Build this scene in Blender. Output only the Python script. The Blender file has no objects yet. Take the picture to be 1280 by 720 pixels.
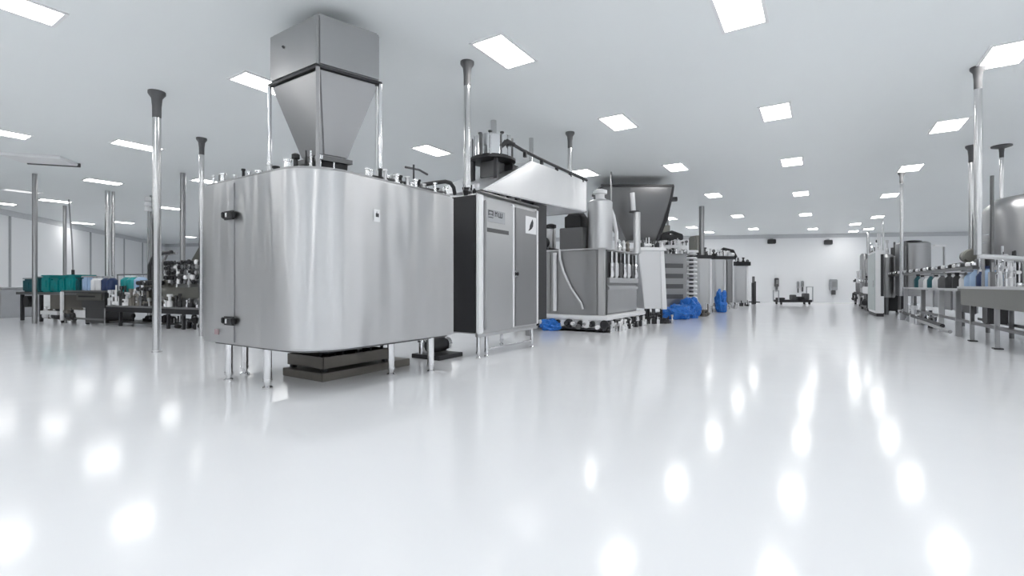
import bpy, bmesh, math, random
from mathutils import Vector, Matrix
random.seed(7)
PI = math.pi
C = bpy.context.scene.collection
F, CX, HY, EYE, CEIL = 600.0, 640.0, 356.0, 1.4, 5.4

# ------------------------------------------------------------------ camera
cd = bpy.data.cameras.new('camera'); cam = bpy.data.objects.new('camera', cd); C.objects.link(cam)
cam.location = (0, 0, EYE); cam.rotation_euler = (PI/2, 0, 0)
cd.sensor_width = 36; cd.lens = 36*F/1280; cd.shift_y = -(360-HY)/1280; cd.clip_end = 300
bpy.context.scene.camera = cam
vs = bpy.context.scene.view_settings
vs.view_transform = 'Standard'; vs.look = 'None'; vs.gamma = 1; vs.use_curve_mapping = False; vs.exposure = 0.34
bpy.context.scene.cycles.diffuse_bounces = 12; bpy.context.scene.cycles.max_bounces = 16; bpy.context.scene.cycles.glossy_bounces = 8

def ground(px, py, h=0.0):
    Z = F*(EYE-h)/(py-HY); return ((px-CX)*Z/F, Z)
def at(px, Z): return ((px-CX)*Z/F, Z)
def hz(py, Z): return EYE-(py-HY)*Z/F

# ------------------------------------------------------------------ materials
def nodes(name):
    m = bpy.data.materials.new(name); m.use_nodes = True
    nt = m.node_tree; b = nt.nodes['Principled BSDF']; return m, nt, b
def steel(name, col, rough=.25, streak=.05, warp=0.0, metal=1.0, grain='v', aniso=0.0):
    m, nt, b = nodes(name)
    b.inputs['Base Color'].default_value = (*col, 1); b.inputs['Metallic'].default_value = metal
    if aniso:
        b.inputs['Anisotropic'].default_value = aniso
        cv = nt.nodes.new('ShaderNodeCombineXYZ'); cv.inputs[2].default_value = 1.0; nt.links.new(cv.outputs[0], b.inputs['Tangent'])
    tc = nt.nodes.new('ShaderNodeTexCoord'); mp = nt.nodes.new('ShaderNodeMapping')
    mp.inputs['Scale'].default_value = (30, 30, .4) if grain == 'v' else (2, 2, 60)
    nt.links.new(tc.outputs['Object'], mp.inputs['Vector'])
    nz = nt.nodes.new('ShaderNodeTexNoise'); nz.inputs['Scale'].default_value = 1.0; nz.inputs['Detail'].default_value = 3
    nt.links.new(mp.outputs[0], nz.inputs['Vector'])
    mr = nt.nodes.new('ShaderNodeMapRange'); mr.inputs['To Min'].default_value = max(.03, rough-streak); mr.inputs['To Max'].default_value = rough+streak
    nt.links.new(nz.outputs[0], mr.inputs['Value']); nt.links.new(mr.outputs[0], b.inputs['Roughness'])
    if warp:
        mp2 = nt.nodes.new('ShaderNodeMapping'); mp2.inputs['Scale'].default_value = (1.6, 1.6, .35)
        nt.links.new(tc.outputs['Object'], mp2.inputs['Vector'])
        n2 = nt.nodes.new('ShaderNodeTexNoise'); n2.inputs['Scale'].default_value = 1.3; n2.inputs['Detail'].default_value = 1
        nt.links.new(mp2.outputs[0], n2.inputs['Vector'])
        bp = nt.nodes.new('ShaderNodeBump'); bp.inputs['Strength'].default_value = warp; bp.inputs['Distance'].default_value = .12
        nt.links.new(n2.outputs[0], bp.inputs['Height']); nt.links.new(bp.outputs[0], b.inputs['Normal'])
    return m
def plain(name, col, rough=.5, var=.06, scale=6.0, metal=0.0, spec=.5):
    m, nt, b = nodes(name)
    b.inputs['Roughness'].default_value = rough; b.inputs['Metallic'].default_value = metal
    b.inputs['Specular IOR Level'].default_value = spec
    tc = nt.nodes.new('ShaderNodeTexCoord'); nz = nt.nodes.new('ShaderNodeTexNoise')
    nz.inputs['Scale'].default_value = scale; nz.inputs['Detail'].default_value = 3
    nt.links.new(tc.outputs['Object'], nz.inputs['Vector'])
    cr = nt.nodes.new('ShaderNodeMix'); cr.data_type = 'RGBA'
    cr.inputs['A'].default_value = (*[c*(1-var) for c in col], 1); cr.inputs['B'].default_value = (*[min(1, c*(1+var)) for c in col], 1)
    nt.links.new(nz.outputs[0], cr.inputs['Factor']); nt.links.new(cr.outputs['Result'], b.inputs['Base Color'])
    return m
M = {}
M['steel'] = steel('brushed_steel', (.66, .66, .665), .32, .015, .06, aniso=.6)
M['pole'] = steel('pole_steel', (.62, .62, .625), .17, .03)
M['sheet'] = steel('polished_sheet_steel', (.63, .63, .637), .33, .03, .5, aniso=.9)
M['hood'] = steel('hood_sheet_steel', (.90, .90, .91), .38, .02, .2, aniso=.8)
M['dark_steel'] = steel('dark_steel', (.17, .17, .172), .34, .03, .08)
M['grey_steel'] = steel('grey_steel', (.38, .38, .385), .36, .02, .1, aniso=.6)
M['bin_steel'] = steel('bin_steel', (.42, .42, .425), .32, .02, .25, aniso=.8)
M['chrome'] = steel('chrome', (.78, .78, .79), .10, .04)
M['pale_steel'] = steel('pale_satin_steel', (.72, .72, .73), .45, .03)
M['olive_steel'] = steel('olive_grey_steel', (.28, .275, .25), .40, .03)
M['black'] = plain('black_rubber', (.015, .015, .017), .45)
M['dark'] = plain('dark_grey_paint', (.03, .03, .033), .45)
M['mid'] = plain('mid_grey_paint', (.12, .12, .123), .5)
M['grey'] = plain('grey_paint', (.42, .43, .45), .5)
M['seam'] = plain('seam_gasket', (.26, .26, .27), .5)
M['white'] = plain('white_enamel', (.84, .84, .85), .4, .03)
M['blue'] = plain('blue_plastic_sheet', (.02, .17, .58), .35, .25, 9)
M['lightblue'] = plain('pale_blue_plastic', (.38, .52, .72), .35, .1)
M['navy'] = plain('navy_plastic', (.02, .04, .12), .35)
M['teal'] = plain('teal_plastic', (.005, .27, .28), .35, .35, 5)
M['tealdark'] = plain('dark_teal_plastic', (.01, .09, .11), .4, .3, 5)
M['brown'] = plain('warm_grey_metal', (.20, .185, .165), .45, .1, 8, .5)
M['red'] = plain('reddish_grey_plate', (.33, .24, .25), .4)
# floor: glossy white resin
m, nt, b = nodes('white_resin_floor'); M['floor'] = m
b.inputs['Roughness'].default_value = .13; b.inputs['IOR'].default_value = 1.4
tc = nt.nodes.new('ShaderNodeTexCoord'); nz = nt.nodes.new('ShaderNodeTexNoise'); nz.inputs['Scale'].default_value = .18; nz.inputs['Detail'].default_value = 4
nt.links.new(tc.outputs['Object'], nz.inputs['Vector'])
mx = nt.nodes.new('ShaderNodeMix'); mx.data_type = 'RGBA'
mx.inputs['A'].default_value = (.855, .86, .882, 1); mx.inputs['B'].default_value = (.89, .893, .91, 1)
nt.links.new(nz.outputs[0], mx.inputs['Factor']); nt.links.new(mx.outputs['Result'], b.inputs['Base Color'])
n2 = nt.nodes.new('ShaderNodeTexNoise'); n2.inputs['Scale'].default_value = 1.1; n2.inputs['Detail'].default_value = 2
nt.links.new(tc.outputs['Object'], n2.inputs['Vector'])
bp = nt.nodes.new('ShaderNodeBump'); bp.inputs['Strength'].default_value = .25; bp.inputs['Distance'].default_value = .012
nt.links.new(n2.outputs[0], bp.inputs['Height']); nt.links.new(bp.outputs[0], b.inputs['Normal'])
M['ceiling'] = plain('ceiling_panel_white', (.865, .895, .90), .45, .02, .3)
M['wall'] = plain('wall_panel_white', (.93, .94, .955), .4, .02, .3)
M['unseen_wall'] = plain('darkened_unseen_wall', (.14, .145, .15), .5)  # unseen near-left wall made dark so the enclosure's left face reflects less light
M['side_wall'] = plain('pale_grey_wall_panel', (.66, .67, .69), .5)
m, nt, b = nodes('lamp_diffuser'); M['lamp'] = m
b.inputs['Base Color'].default_value = (.9, .9, .9, 1); b.inputs['Emission Color'].default_value = (1, .99, .975, 1); b.inputs['Emission Strength'].default_value = 13.5
m, nt, b = nodes('dim_lamp_diffuser'); M['dimlamp'] = m
b.inputs['Base Color'].default_value = (.9, .9, .9, 1); b.inputs['Emission Color'].default_value = (1, 1, 1, 1); b.inputs['Emission Strength'].default_value = .5

# ------------------------------------------------------------------ mesh builder
class MB:
    def __init__(s): s.v = []; s.f = []
    def add(s, vs, fs):
        o = len(s.v); s.v += [tuple(v) for v in vs]; s.f += [tuple(i+o for i in f) for f in fs]; return s
    def box(s, x0, x1, y0, y1, z0, z1):
        vs = [(x, y, z) for z in (z0, z1) for x, y in ((x0, y0), (x1, y0), (x1, y1), (x0, y1))]
        return s.hexa(vs)
    def hexa(s, vs):
        return s.add(vs, [(3, 2, 1, 0), (4, 5, 6, 7), (0, 1, 5, 4), (1, 2, 6, 5), (2, 3, 7, 6), (3, 0, 4, 7)])
    def prism(s, poly, z0, z1):
        n = len(poly)
        vs = [(x, y, z0) for x, y in poly]+[(x, y, z1) for x, y in poly]
        return s.add(vs, [tuple(range(n-1, -1, -1)), tuple(range(n, 2*n))]+[(i, (i+1) % n, n+(i+1) % n, n+i) for i in range(n)])
    def xprism(s, poly, y0, y1):      # poly in (x,z), extruded along y
        n = len(poly)
        vs = [(x, y0, z) for x, z in poly]+[(x, y1, z) for x, z in poly]
        return s.add(vs, [tuple(range(n)), tuple(range(2*n-1, n-1, -1))]+[((i+1) % n, i, n+i, n+(i+1) % n) for i in range(n)])
    def rings(s, rings, cap=True):
        n = len(rings[0]); vs = [p for r in rings for p in r]; fs = []
        for k in range(len(rings)-1):
            for i in range(n): fs.append((k*n+i, k*n+(i+1) % n, (k+1)*n+(i+1) % n, (k+1)*n+i))
        if cap: fs += [tuple(range(n-1, -1, -1)), tuple((len(rings)-1)*n+i for i in range(n))]
        return s.add(vs, fs)
    def tube(s, pts, r, n=10, r2=None):
        pts = [Vector(p) for p in pts]; R = []; up = None
        for i, p in enumerate(pts):
            d = (pts[min(i+1, len(pts)-1)]-pts[max(i-1, 0)]).normalized()
            if up is None: up = Vector((0, 0, 1)) if abs(d.z) < .9 else Vector((1, 0, 0))
            a = d.cross(up).normalized(); b = a.cross(d).normalized(); up = b
            rr = r if r2 is None else r+(r2-r)*i/(len(pts)-1)
            R.append([p+(a*math.cos(2*PI*k/n)+b*math.sin(2*PI*k/n))*rr for k in range(n)])
        R = [[q for q in reversed(g)] for g in R]
        return s.rings(R)
    def lathe(s, prof, c=(0, 0), n=24, axis='z'):    # prof = (radius, height)
        R = []
        for r, h in prof:
            g = []
            for k in range(n):
                a = 2*PI*k/n; u, w = max(r, .0005)*math.cos(a), max(r, .0005)*math.sin(a)
                g.append((c[0]+u, c[1]+w, h) if axis == 'z' else ((h, c[0]+u, c[1]+w) if axis == 'x' else (c[0]-u, h, c[1]+w)))
            R.append(g)
        return s.rings(R)
    def build(s, name, mat, parent=None, bev=0.0, seg=2, loc=None, rot=0, ang=35):
        me = bpy.data.meshes.new(name); me.from_pydata(s.v, [], s.f); me.update()
        bm = bmesh.new(); bm.from_mesh(me)
        bmesh.ops.recalc_face_normals(bm, faces=bm.faces)
        if bev:
            es = [e for e in bm.edges if len(e.link_faces) == 2 and e.calc_face_angle(0) > .6]
            bmesh.ops.bevel(bm, geom=es, offset=bev, segments=seg, affect='EDGES', clamp_overlap=True)
        bm.to_mesh(me); bm.free()
        for p in me.polygons: p.use_smooth = True
        me.set_sharp_from_angle(angle=math.radians(ang))
        me.materials.append(M[mat] if isinstance(mat, str) else mat)
        o = bpy.data.objects.new(name, me); C.objects.link(o)
        if parent: o.parent = parent
        if loc: o.location = loc
        o.rotation_euler.z = rot
        return o
def tag(o, label, cat, group=None):
    o['label'] = label; o['category'] = cat
    if group: o['group'] = group
    return o
def thing(name, label, cat, loc, rot=0, group=None):
    o = bpy.data.objects.new(name, None); C.objects.link(o); o.empty_display_size = .2
    o.location = loc if len(loc) == 3 else (*loc, 0); o.rotation_euler.z = rot
    return tag(o, label, cat, group)
def struct(o): o['kind'] = 'structure'; return o
def lab(o, l): o['label'] = l; return o
def box(name, mat, par, x0, x1, y0, y1, z0, z1, bev=.008): return MB().box(x0, x1, y0, y1, z0, z1).build(name, mat, par, bev)
def cyl(name, mat, par, p0, p1, r, n=14, r2=None): return MB().tube([p0, p1], r, n, r2).build(name, mat, par)
def foot_leg(par, x, y, z, r=.055, mat='chrome'):
    l = MB().tube([(x, y, .10), (x, y, z)], r, 14).build('leg', mat, par)
    MB().lathe([(r*1.25, 0), (r*1.25, .02), (r*.7, .04), (r*.7, .085), (r*1.1, .09), (r*1.1, .13)], (x, y), 14).build('foot', mat, l)
    return l

def clutter(par, n, x0, x1, y0, y1, z, h0, h1, seed, r=(.03, .08), mats=('black', 'chrome', 'pale_steel', 'dark_steel', 'white'), name='valve'):
    rr = random.Random(seed)
    n = int(n*1.35)
    for k in range(n):
        x = x0+(x1-x0)*(k+.2+.6*rr.random())/n; y = y0+(y1-y0)*rr.random(); h = h0+(h1-h0)*rr.random(); q = r[0]+(r[1]-r[0])*rr.random()
        m = MB(); c = rr.random(); ma = mats[rr.randrange(len(mats))]
        if c < .3: m.lathe([(q, z), (q, z+h*.45), (q*.5, z+h*.5), (q*.5, z+h*.8), (q*.95, z+h*.82), (q*.95, z+h)], (x, y), 10)
        elif c < .5: m.box(x-q, x+q, y-q, y+q, z, z+h*.6); m.tube([(x, y, z+h*.5), (x, y, z+h)], q*.4, 8)
        elif c < .7: m.tube([(x-q, y, z), (x-q, y, z+h*.6), (x-q*.3, y, z+h*.85), (x+q*1.2, y, z+h*.85), (x+q*1.8, y, z+h*.6), (x+q*1.8, y, z)], q*.45, 8)
        elif c < .85: m.lathe([(q*.6, x-q*1.6), (q, x-q*1.4), (q, x+q*.8), (q*.4, x+q*1.2)], (y, z+q), 10, 'x'); m.tube([(x, y, z+q), (x, y, z+h)], q*.35, 8)
        else: m.tube([(x, y, z), (x, y, z+h*.7)], q*.4, 8); m.lathe([(q*1.1, y-.03), (q*1.1, y+.03)], (x, z+h*.75), 12, 'y')
        m.build(name, ma, par)
# ------------------------------------------------------------------ room
outline = [(-34, 47), (22.8, 38), (37.6, 35.7), (36.5, -9), (-26.0, -9), (-26.8, 25)]
struct(MB().prism(outline[::-1], -.2, 0).build('floor', 'floor'))
struct(MB().prism(outline[::-1], CEIL, CEIL+.2).build('ceiling', 'ceiling'))
def wall(name, a, b, mat='wall', th=.25):
    a, b = Vector(a), Vector(b); d = (b-a).normalized(); n = Vector((-d.y, d.x))*th
    struct(MB().prism([a, b, b+n, a+n], -.2, CEIL+.2).build(name, mat))
wall('wall_back', outline[0], outline[1]); wall('wall_back_right', outline[1], outline[2])
wall('wall_right', outline[2], outline[3], 'side_wall'); wall('wall_front', outline[3], outline[4])
wall('wall_left_near', outline[4], outline[5], 'unseen_wall'); wall('wall_left', outline[5], outline[0])
def on_wall(px, a, b):
    (ax, ay), (bx, by) = a, b; r = (px-CX)/F
    t = (ax-r*ay)/((r*(by-ay))-(bx-ax)); return (ax+(bx-ax)*t, ay+(by-ay)*t), math.atan2(by-ay, bx-ax)
# cover strips between wall panels
for i, px in enumerate((12, 82, 113, 155, 178)):
    (x, y), a = on_wall(px, outline[5], outline[0])
    o = MB().box(-.09, .09, -.03, .0, 0, CEIL).build('trim_%d' % (i+1), 'grey', None, .01, loc=(x, y, 0), rot=a); struct(o)
    o.location = (x, y, 0)
for i, px in enumerate((868, 932)):
    (x, y), a = on_wall(px, outline[0], outline[1])
    struct(MB().box(-.04, .04, -.02, 0, 0, CEIL).build('trim_%d' % (i+6), 'wall', None, .005, loc=(x, y, 0), rot=a))
# cove bands at the head of the walls
for i, (a, b) in enumerate(((outline[5], outline[0]), (outline[0], outline[1]), (outline[1], outline[2]))):
    A, B = Vector(a), Vector(b); d = (B-A).normalized(); n = Vector((d.y, -d.x))*.06
    struct(MB().prism([A, B, B+n, A+n], CEIL-.30, CEIL).build('trim_%d' % (i+9), 'side_wall'))

# ------------------------------------------------------------------ ceiling lights
AX = math.radians(57.3)          # the machine line and the lamp rows run this way
def lamp(px, py, label, mat='lamp', pos=None, w=.56, l=1.05):
    x, y = pos if pos else at(px, F*(CEIL-EYE)/(HY-py))
    t = thing('ceiling_light', label, 'ceiling light', (x, y, CEIL), AX, 'recessed ceiling light panels')
    f = MB(); e = .05
    for a in ((-l/2-e, l/2+e, -w/2-e, -w/2), (-l/2-e, l/2+e, w/2, w/2+e), (-l/2-e, -l/2, -w/2, w/2), (l/2, l/2+e, -w/2, w/2)):
        f.box(a[0], a[1], a[2], a[3], -.02, 0)
    f.build('frame', 'white', t)
    MB().box(-l/2, l/2, -w/2, w/2, -.012, 0).build('diffuser', mat, t)
    return t
order = ['nearest', 'second', 'third', 'fourth', 'fifth', 'farthest']
rows = [('row left of the aisle', [(631, 65), (773, 153), (845, 209), (892, 244), (922, 270), (942, 286)]),
        ('row above the middle of the aisle', [(925, 12), (970, 140), (990, 202), (1001, 242), (1007, 268), (1016, 286)]),
        ('row above the right-hand bottling line', [(1258, 68), (1185, 157), (1138, 210), (1112, 244), (1097, 271), (1086, 286)])]
for rn, pts in rows:
    for o, (px, py) in zip(order, pts): lamp(px, py, 'lit ceiling panel, %s one of the %s' % (o, rn))
for px, py, l in [(1069, 280, 'small lit ceiling panel just right of the aisle row, third from the back wall side'),
                  (1067, 289, 'small lit ceiling panel closest to the back wall between aisle and bottling line'),
                  (540, 188, 'lit ceiling panel left of the tall pole above the control cabinet'),
                  (732, 216, 'lit ceiling panel behind the end of the sheet metal hood'),
                  (838, 273, 'lit ceiling panel just right of the big grey hopper far down the line'),
                  (865, 284, 'lit ceiling panel left of the thin far pole, above the far machines'),
                  (886, 290, 'lit ceiling panel right of the thin far pole, above the far machines'),
                  (331, 106, 'lit ceiling panel half hidden behind the left corner of the tall hopper'),
                  (172, 182, 'lit ceiling panel touching the big free standing pole at the left'),
                  (129, 227, 'lit ceiling panel above the pair of thin poles at the left'),
                  (69, 251, 'lit ceiling panel above the teal wrapped crates'),
                  (104, 279, 'smallest lit ceiling panel by the left wall'),
                  (154, 278, 'small lit ceiling panel right of the pair of thin poles'),
                  (212, 260, 'lit ceiling panel right of the big free standing pole, above the valve rack'),
                  (262, 227, 'lit ceiling panel just above the top left corner of the big enclosure'),
                  (0, 254, 'lit ceiling panel cut by the left picture edge over the wall'),
                  (0, 165, 'lit ceiling panel cut by the left picture edge, below the large one'),
                  (10, 2, 'large lit ceiling panel in the top left corner of the view')]:
    lamp(px, py, l)
lamp(28, 239, 'dim ceiling panel at the left, between two poles', 'dimlamp')
# lamps added beyond the seen rows to brighten floor, enclosure and back wall
added_lamps = [(x, y) for x in (-22, -17, -12, -7, -2, 3, 8, 13, 18, 23, 28, 33) for y in (-6.5, -2.8, .9)]+[(-7.5, 4.5), (-12.5, 4.5), (-17, 4.5), (-22, 4.5), (-13, 8.8), (-18, 8.8), (-23, 8.8), (-20.5, 13.5), (-25, 13.5), (-24, 18), (12.5, 5), (17.5, 5), (23, 5), (29, 5), (17, 10), (23, 10), (29, 10), (34, 10), (22, 15.5), (28, 15.5), (34, 15.5), (27, 21), (33, 21), (32, 26.5), (35, 31), (-6, 24), (-1, 31), (-14, 29), (-20, 36), (-10, 38), (-27, 40), (2, 38.5), (7, 38), (12, 37.5), (-5, 40)]
for x, y in added_lamps:
    lamp(0, 0, 'added ceiling panel lamp in the unseen part of the hall', pos=(x, y))

# ------------------------------------------------------------------ poles from the ceiling
def pole(px, Z, z0, r, label, flange=True, mat='pole', top=CEIL, fr=2.0):
    x, y = at(px, Z)
    t = thing('support_pole', label, 'pole', (x, y, z0), 0)
    h = top-z0
    MB().tube([(0, 0, 0), (0, 0, h)], r, 16).build('tube', mat, t)
    if flange: MB().lathe([(r*1.01, h-r*7), (r*1.04, h-r*4), (r*1.25, h-r*1.8), (r*fr, h-r*.7), (r*fr, h)], (0, 0), 18).build('ceiling_flange', 'mid', t)
    return t
p = pole(196, 9.95, 0, .078, 'thick bright steel pole standing on the floor left of the big enclosure')
MB().lathe([(.088, 0), (.088, .03), (.079, .04)], (0, 0), 18).build('floor_collar', 'steel', p)
pole(252, 13.1, 0, .065, 'steel pole with dark ceiling flange behind the left edge of the big enclosure')
pole(228.5, 17.2, .62, .09, 'grey pole between the big free standing pole and the enclosure, above the valve rack', False, 'grey_steel')
pole(189, 21.5, 0, .055, 'thin pole close behind the big free standing pole', False, 'grey_steel')
pole(43.5, 17.3, 0, .075, 'pole in front of the teal wrapped crates, under the unlit ceiling plate', False, 'grey_steel')
pole(81, 24.3, 0, .075, 'slim pole below the lamp over the teal crates', False, 'grey_steel')
pole(134.5, 20.4, 0, .09, 'left one of the pair of poles at the left, slightly thicker', False)
pole(141.5, 20.6, 0, .06, 'right one of the pair of poles at the left, thinner', False)
pole(584, 8.62, 3.14, .062, 'tall steel pole with dark flange rising over the control cabinet')
pole(617, 11.7, 4.3, .07, 'short pale pole above the chrome drum', False)
pole(664, 13.1, 4.1, .06, 'short pale pole rising behind the sheet metal hood', False)
pole(712.5, 12.6, 4.25, .06, 'short pole with wide dark flange standing on the sheet metal hood', True)
pole(764, 17.0, 2.45, .03, 'very thin rod in front of the big grey far hopper', False, 'grey_steel')
pole(877, 24.5, 2.75, .13, 'grey pole rising from the far machines beside the olive cover', False, 'grey_steel')
pole(1222.5, 8.82, 1.95, .058, 'tallest steel pole at the right, ending on the bottling line rail')
pole(1214.5, 13.8, 1.35, .07, 'pole just left of the tallest pole at the right')
pole(1252, 13.8, 3.2, .05, 'pole with wide dark flange above the domed tank', True, fr=4.6)
pole(1240, 11.0, 1.37, .035, 'thin dark rod beside the left side of the domed tank', False, 'dark_steel', top=3.9)
pole(1127, 17.1, 1.0, .055, 'pole rising from the pale column cabinet on the right', True)
pole(1085, 36.0, 1.0, .10, 'thin far pole over the far end of the right-hand line', False)
pole(1104, 29.5, 1.0, .05, 'very thin far pole left of the pale column cabinet', False)
pl_ = pole(1180, 21.5, 0, .04, 'thin lamp pole behind the bottling line with a short arm', False, 'grey_steel', top=3.2)
# thin hangers behind the enclosure's left corner
for px, Z in ((274, 17.5), (282, 18.5)):
    pole(px, Z, .0, .02, 'thin hanger rod behind the enclosure, %s one' % ('left' if px < 280 else 'right'), False, 'grey_steel')

# ------------------------------------------------------------------ big enclosure
def rounded(x0, x1, y0, y1, rr, n=10):
    P = []
    for (cx, cy, r, a0) in ((x0, y0, rr[0], PI), (x1, y0, rr[1], 1.5*PI), (x1, y1, rr[2], 0), (x0, y1, rr[3], .5*PI)):
        ccx = cx+r*(1 if cx == x0 else -1); ccy = cy+r*(1 if cy == y0 else -1)
        for k in range(n+1):
            a = a0+k*PI/2/n; P.append((ccx+r*math.cos(a), ccy+r*math.sin(a)))
    return P
O = (-2.44, 5.74); SL, TL, ZB, ZT = 2.74, 2.62, .57, 2.86
E = thing('process_enclosure', 'large rounded stainless steel enclosure on short chrome legs, nearest machine', 'machine', O, AX)
MB().prism(rounded(0, SL, 0, TL, (.62, .05, .15, .12)), ZB, ZT).build('shell', 'sheet', E, .02, 3, ang=30)
MB().prism(rounded(.04, SL-.04, .04, TL-.04, (.6, .04, .13, .1)), ZT, ZT+.035).build('top_rim', 'grey_steel', E, .008)
MB().prism(rounded(.08, SL-.08, .08, TL-.08, (.56, .04, .24, .24)), ZB-.03, ZB).build('bottom_plate', 'dark_steel', E)
d = box('door_panel', 'sheet', E, -.012, .0, 1.66, 2.20, ZB+.03, ZT-.05, .004)
box('door_seam', 'seam', E, -.006, .0, 1.650, 1.656, ZB+.03, ZT-.05, 0)
for z in (2.36, .90):
    h = MB().box(-.07, -.005, 1.60, 1.86, z-.06, z+.06).build('hinge', 'black', E, .02, 3)
    MB().box(-.09, -.068, 1.78, 1.85, z-.035, z+.05).build('hinge_knuckle', 'black', h, .01)
    cyl('hinge_pin', 'chrome', h, (-.076, 1.73, z-.03), (-.076, 1.73, z+.03), .018)
lab(MB().box(-.022, -.011, 2.05, 2.17, .69, .765).build('maker_plate', 'red', E, .004), 'small reddish grey rating plate')
bd = lab(MB().box(1.0, 1.11, -.012, 0, 2.27, 2.44).build('warning_plate', 'white', E, .004), 'small white plate with a dark mark')
MB().prism([(1.03, -.014), (1.085, -.014), (1.085, -.0115), (1.03, -.0115)], 2.335, 2.385).build('dark_mark', 'dark', bd)
MB().xprism([(1.04, 2.385), (1.05, 2.42), (1.055, 2.385)], -.014, -.0115).build('dark_mark', 'dark', bd)
for (x, y) in ((.16, 1.13), (.16, 2.12), (.55, 2.42), (1.75, .46), (2.28, .12), (2.45, 2.3), (1.4, 2.4)): foot_leg(E, x, y, ZB-.02)
# fittings along the top edge
rnd = random.Random(3)
for k in range(26):
    if k < 17: x = 1.0+1.7*k/16.; y = .10+rnd.random()*.10
    else: x = .10+rnd.random()*.12; y = .75+1.7*(k-17)/8.
    h = .04+rnd.random()*.10; r = .018+rnd.random()*.02; z = ZT+.034
    MB().lathe([(r*1.5, z), (r*1.5, z+.02), (r, z+.025), (r, z+h), (r*1.4, z+h+.005), (r*1.4, z+h+.03)], (x, y), 12).build('fitting', ('chrome', 'chrome', 'black', 'steel')[k % 4], E)
for k, x in enumerate((.35, .5, .62, 1.05, 1.25)):
    z = ZT+.034; MB().lathe([(.05, z), (.03, z+.05), (.012, z+.2), (.012, z+.28+.05*(k % 2))], (x, .55+.12*k), 12).build('valve', ('black', 'chrome')[k % 2], E)
MB().tube([(1.1, .16, ZT+.07), (1.6, .14, ZT+.09), (2.1, .15, ZT+.07), (2.65, .12, ZT+.08)], .02).build('edge_pipe', 'dark_steel', E)
MB().tube([(2.0, .25, ZT+.06), (2.25, .22, ZT+.16), (2.6, .3, ZT+.26), (2.9, .35, ZT+.34), (3.1, .4, ZT+.36), (3.22, .42, ZT+.3), (3.28, .44, ZT+.18)], .035).build('black_hose', 'black', E)
for k in range(5):
    x = 2.1+k*.12; MB().tube([(x, .6, ZT+.03), (x, .6, ZT+.22)], .03).build('standing_tube', 'chrome', E)
cyl('valve_rod', 'dark', E, (1.98, .2, ZT+.03), (1.98, .2, ZT+.42), .014)
MB().lathe([(.05, ZT+.035), (.09, ZT+.1), (.09, ZT+.26), (.05, ZT+.3)], (1.9, .5), 16).build('sight_glass', 'pale_steel', E)
MB().tube([(1.9, .3, ZT+.38), (2.2, .3, ZT+.4), (2.4, .3, ZT+.36)], .018).build('cross_pipe', 'dark_steel', E)

# ------------------------------------------------------------------ tall hopper above the enclosure
top_p = [(-2.70, 6.67), (-1.985, 7.26), (-2.995, 7.92), (-3.71, 7.33)]
cxh = sum(p[0] for p in top_p)/4; cyh = sum(p[1] for p in top_p)/4
H = thing('feed_hopper', 'tall square stainless steel hopper tapering down onto the enclosure', 'hopper', (cxh, cyh, ZT+.035))
rel = [(x-cxh, y-cyh) for x, y in top_p]; zo = ZT+.035
def frustum(s0, z0, s1, z1, name, mat, bev=0, off=(0, 0), cap=True):
    m = MB(); m.rings([[(x*s0+off[0], y*s0+off[1], z0-zo) for x, y in rel], [(x*s1, y*s1, z1-zo) for x, y in rel]]); return m.build(name, mat, H, bev)
frustum(1, 4.46, 1, 5.20, 'upper_bin', 'bin_steel', .035)
frustum(1.025, 4.425, 1.025, 4.465, 'joint_flange', 'dark', 0)
frustum(.42, 3.28, .985, 4.43, 'funnel', 'bin_steel', .04)
frustum(.50, 3.22, .50, 3.285, 'outlet_flange', 'dark_steel', 0)
a, b_ = rel[0], rel[1]
MB().rings([[(x*.40, y*.40, 0.03) for x, y in rel], [(x*.42, y*.42, .33) for x, y in rel]]).build('outlet_gate', 'black', H, .01)
frustum(.30, ZT+.035, .30, ZT+.30, 'outlet_neck', 'chrome', 0)
for i, (x, y) in enumerate(rel):
    cyl('support_rod', 'chrome' if i % 2 else 'grey_steel', H, (x*.99, y*.99, 0), (x*.99, y*.99, 4.43-zo), .03)
cyl('support_rod', 'steel', H, (rel[1][0]*.99-.07, rel[1][1]*.99+.05, 0), (rel[1][0]*.99-.07, rel[1][1]*.99+.05, 4.42-zo), .014)
for i, (ex, ey, ez) in enumerate([(-.25, -.42, .3), (.1, -.45, .28), (-.38, -.3, .12), (.32, -.28, .1), (-.1, -.5, .1)]):
    MB().lathe([(.03, 0), (.03, ez), (.055, ez+.01), (.055, ez+.07), (.02, ez+.09)], (ex, ey), 12).build('clamp', ('black', 'chrome')[i % 2], H)
MB().lathe([(.018, -.02), (.018, .0)], (0, 0), 10, 'y').build('bolt', 'dark', H, loc=(rel[3][0]*.68+rel[0][0]*.32, rel[3][1]*.68+rel[0][1]*.32-.005, 4.92-zo))

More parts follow.
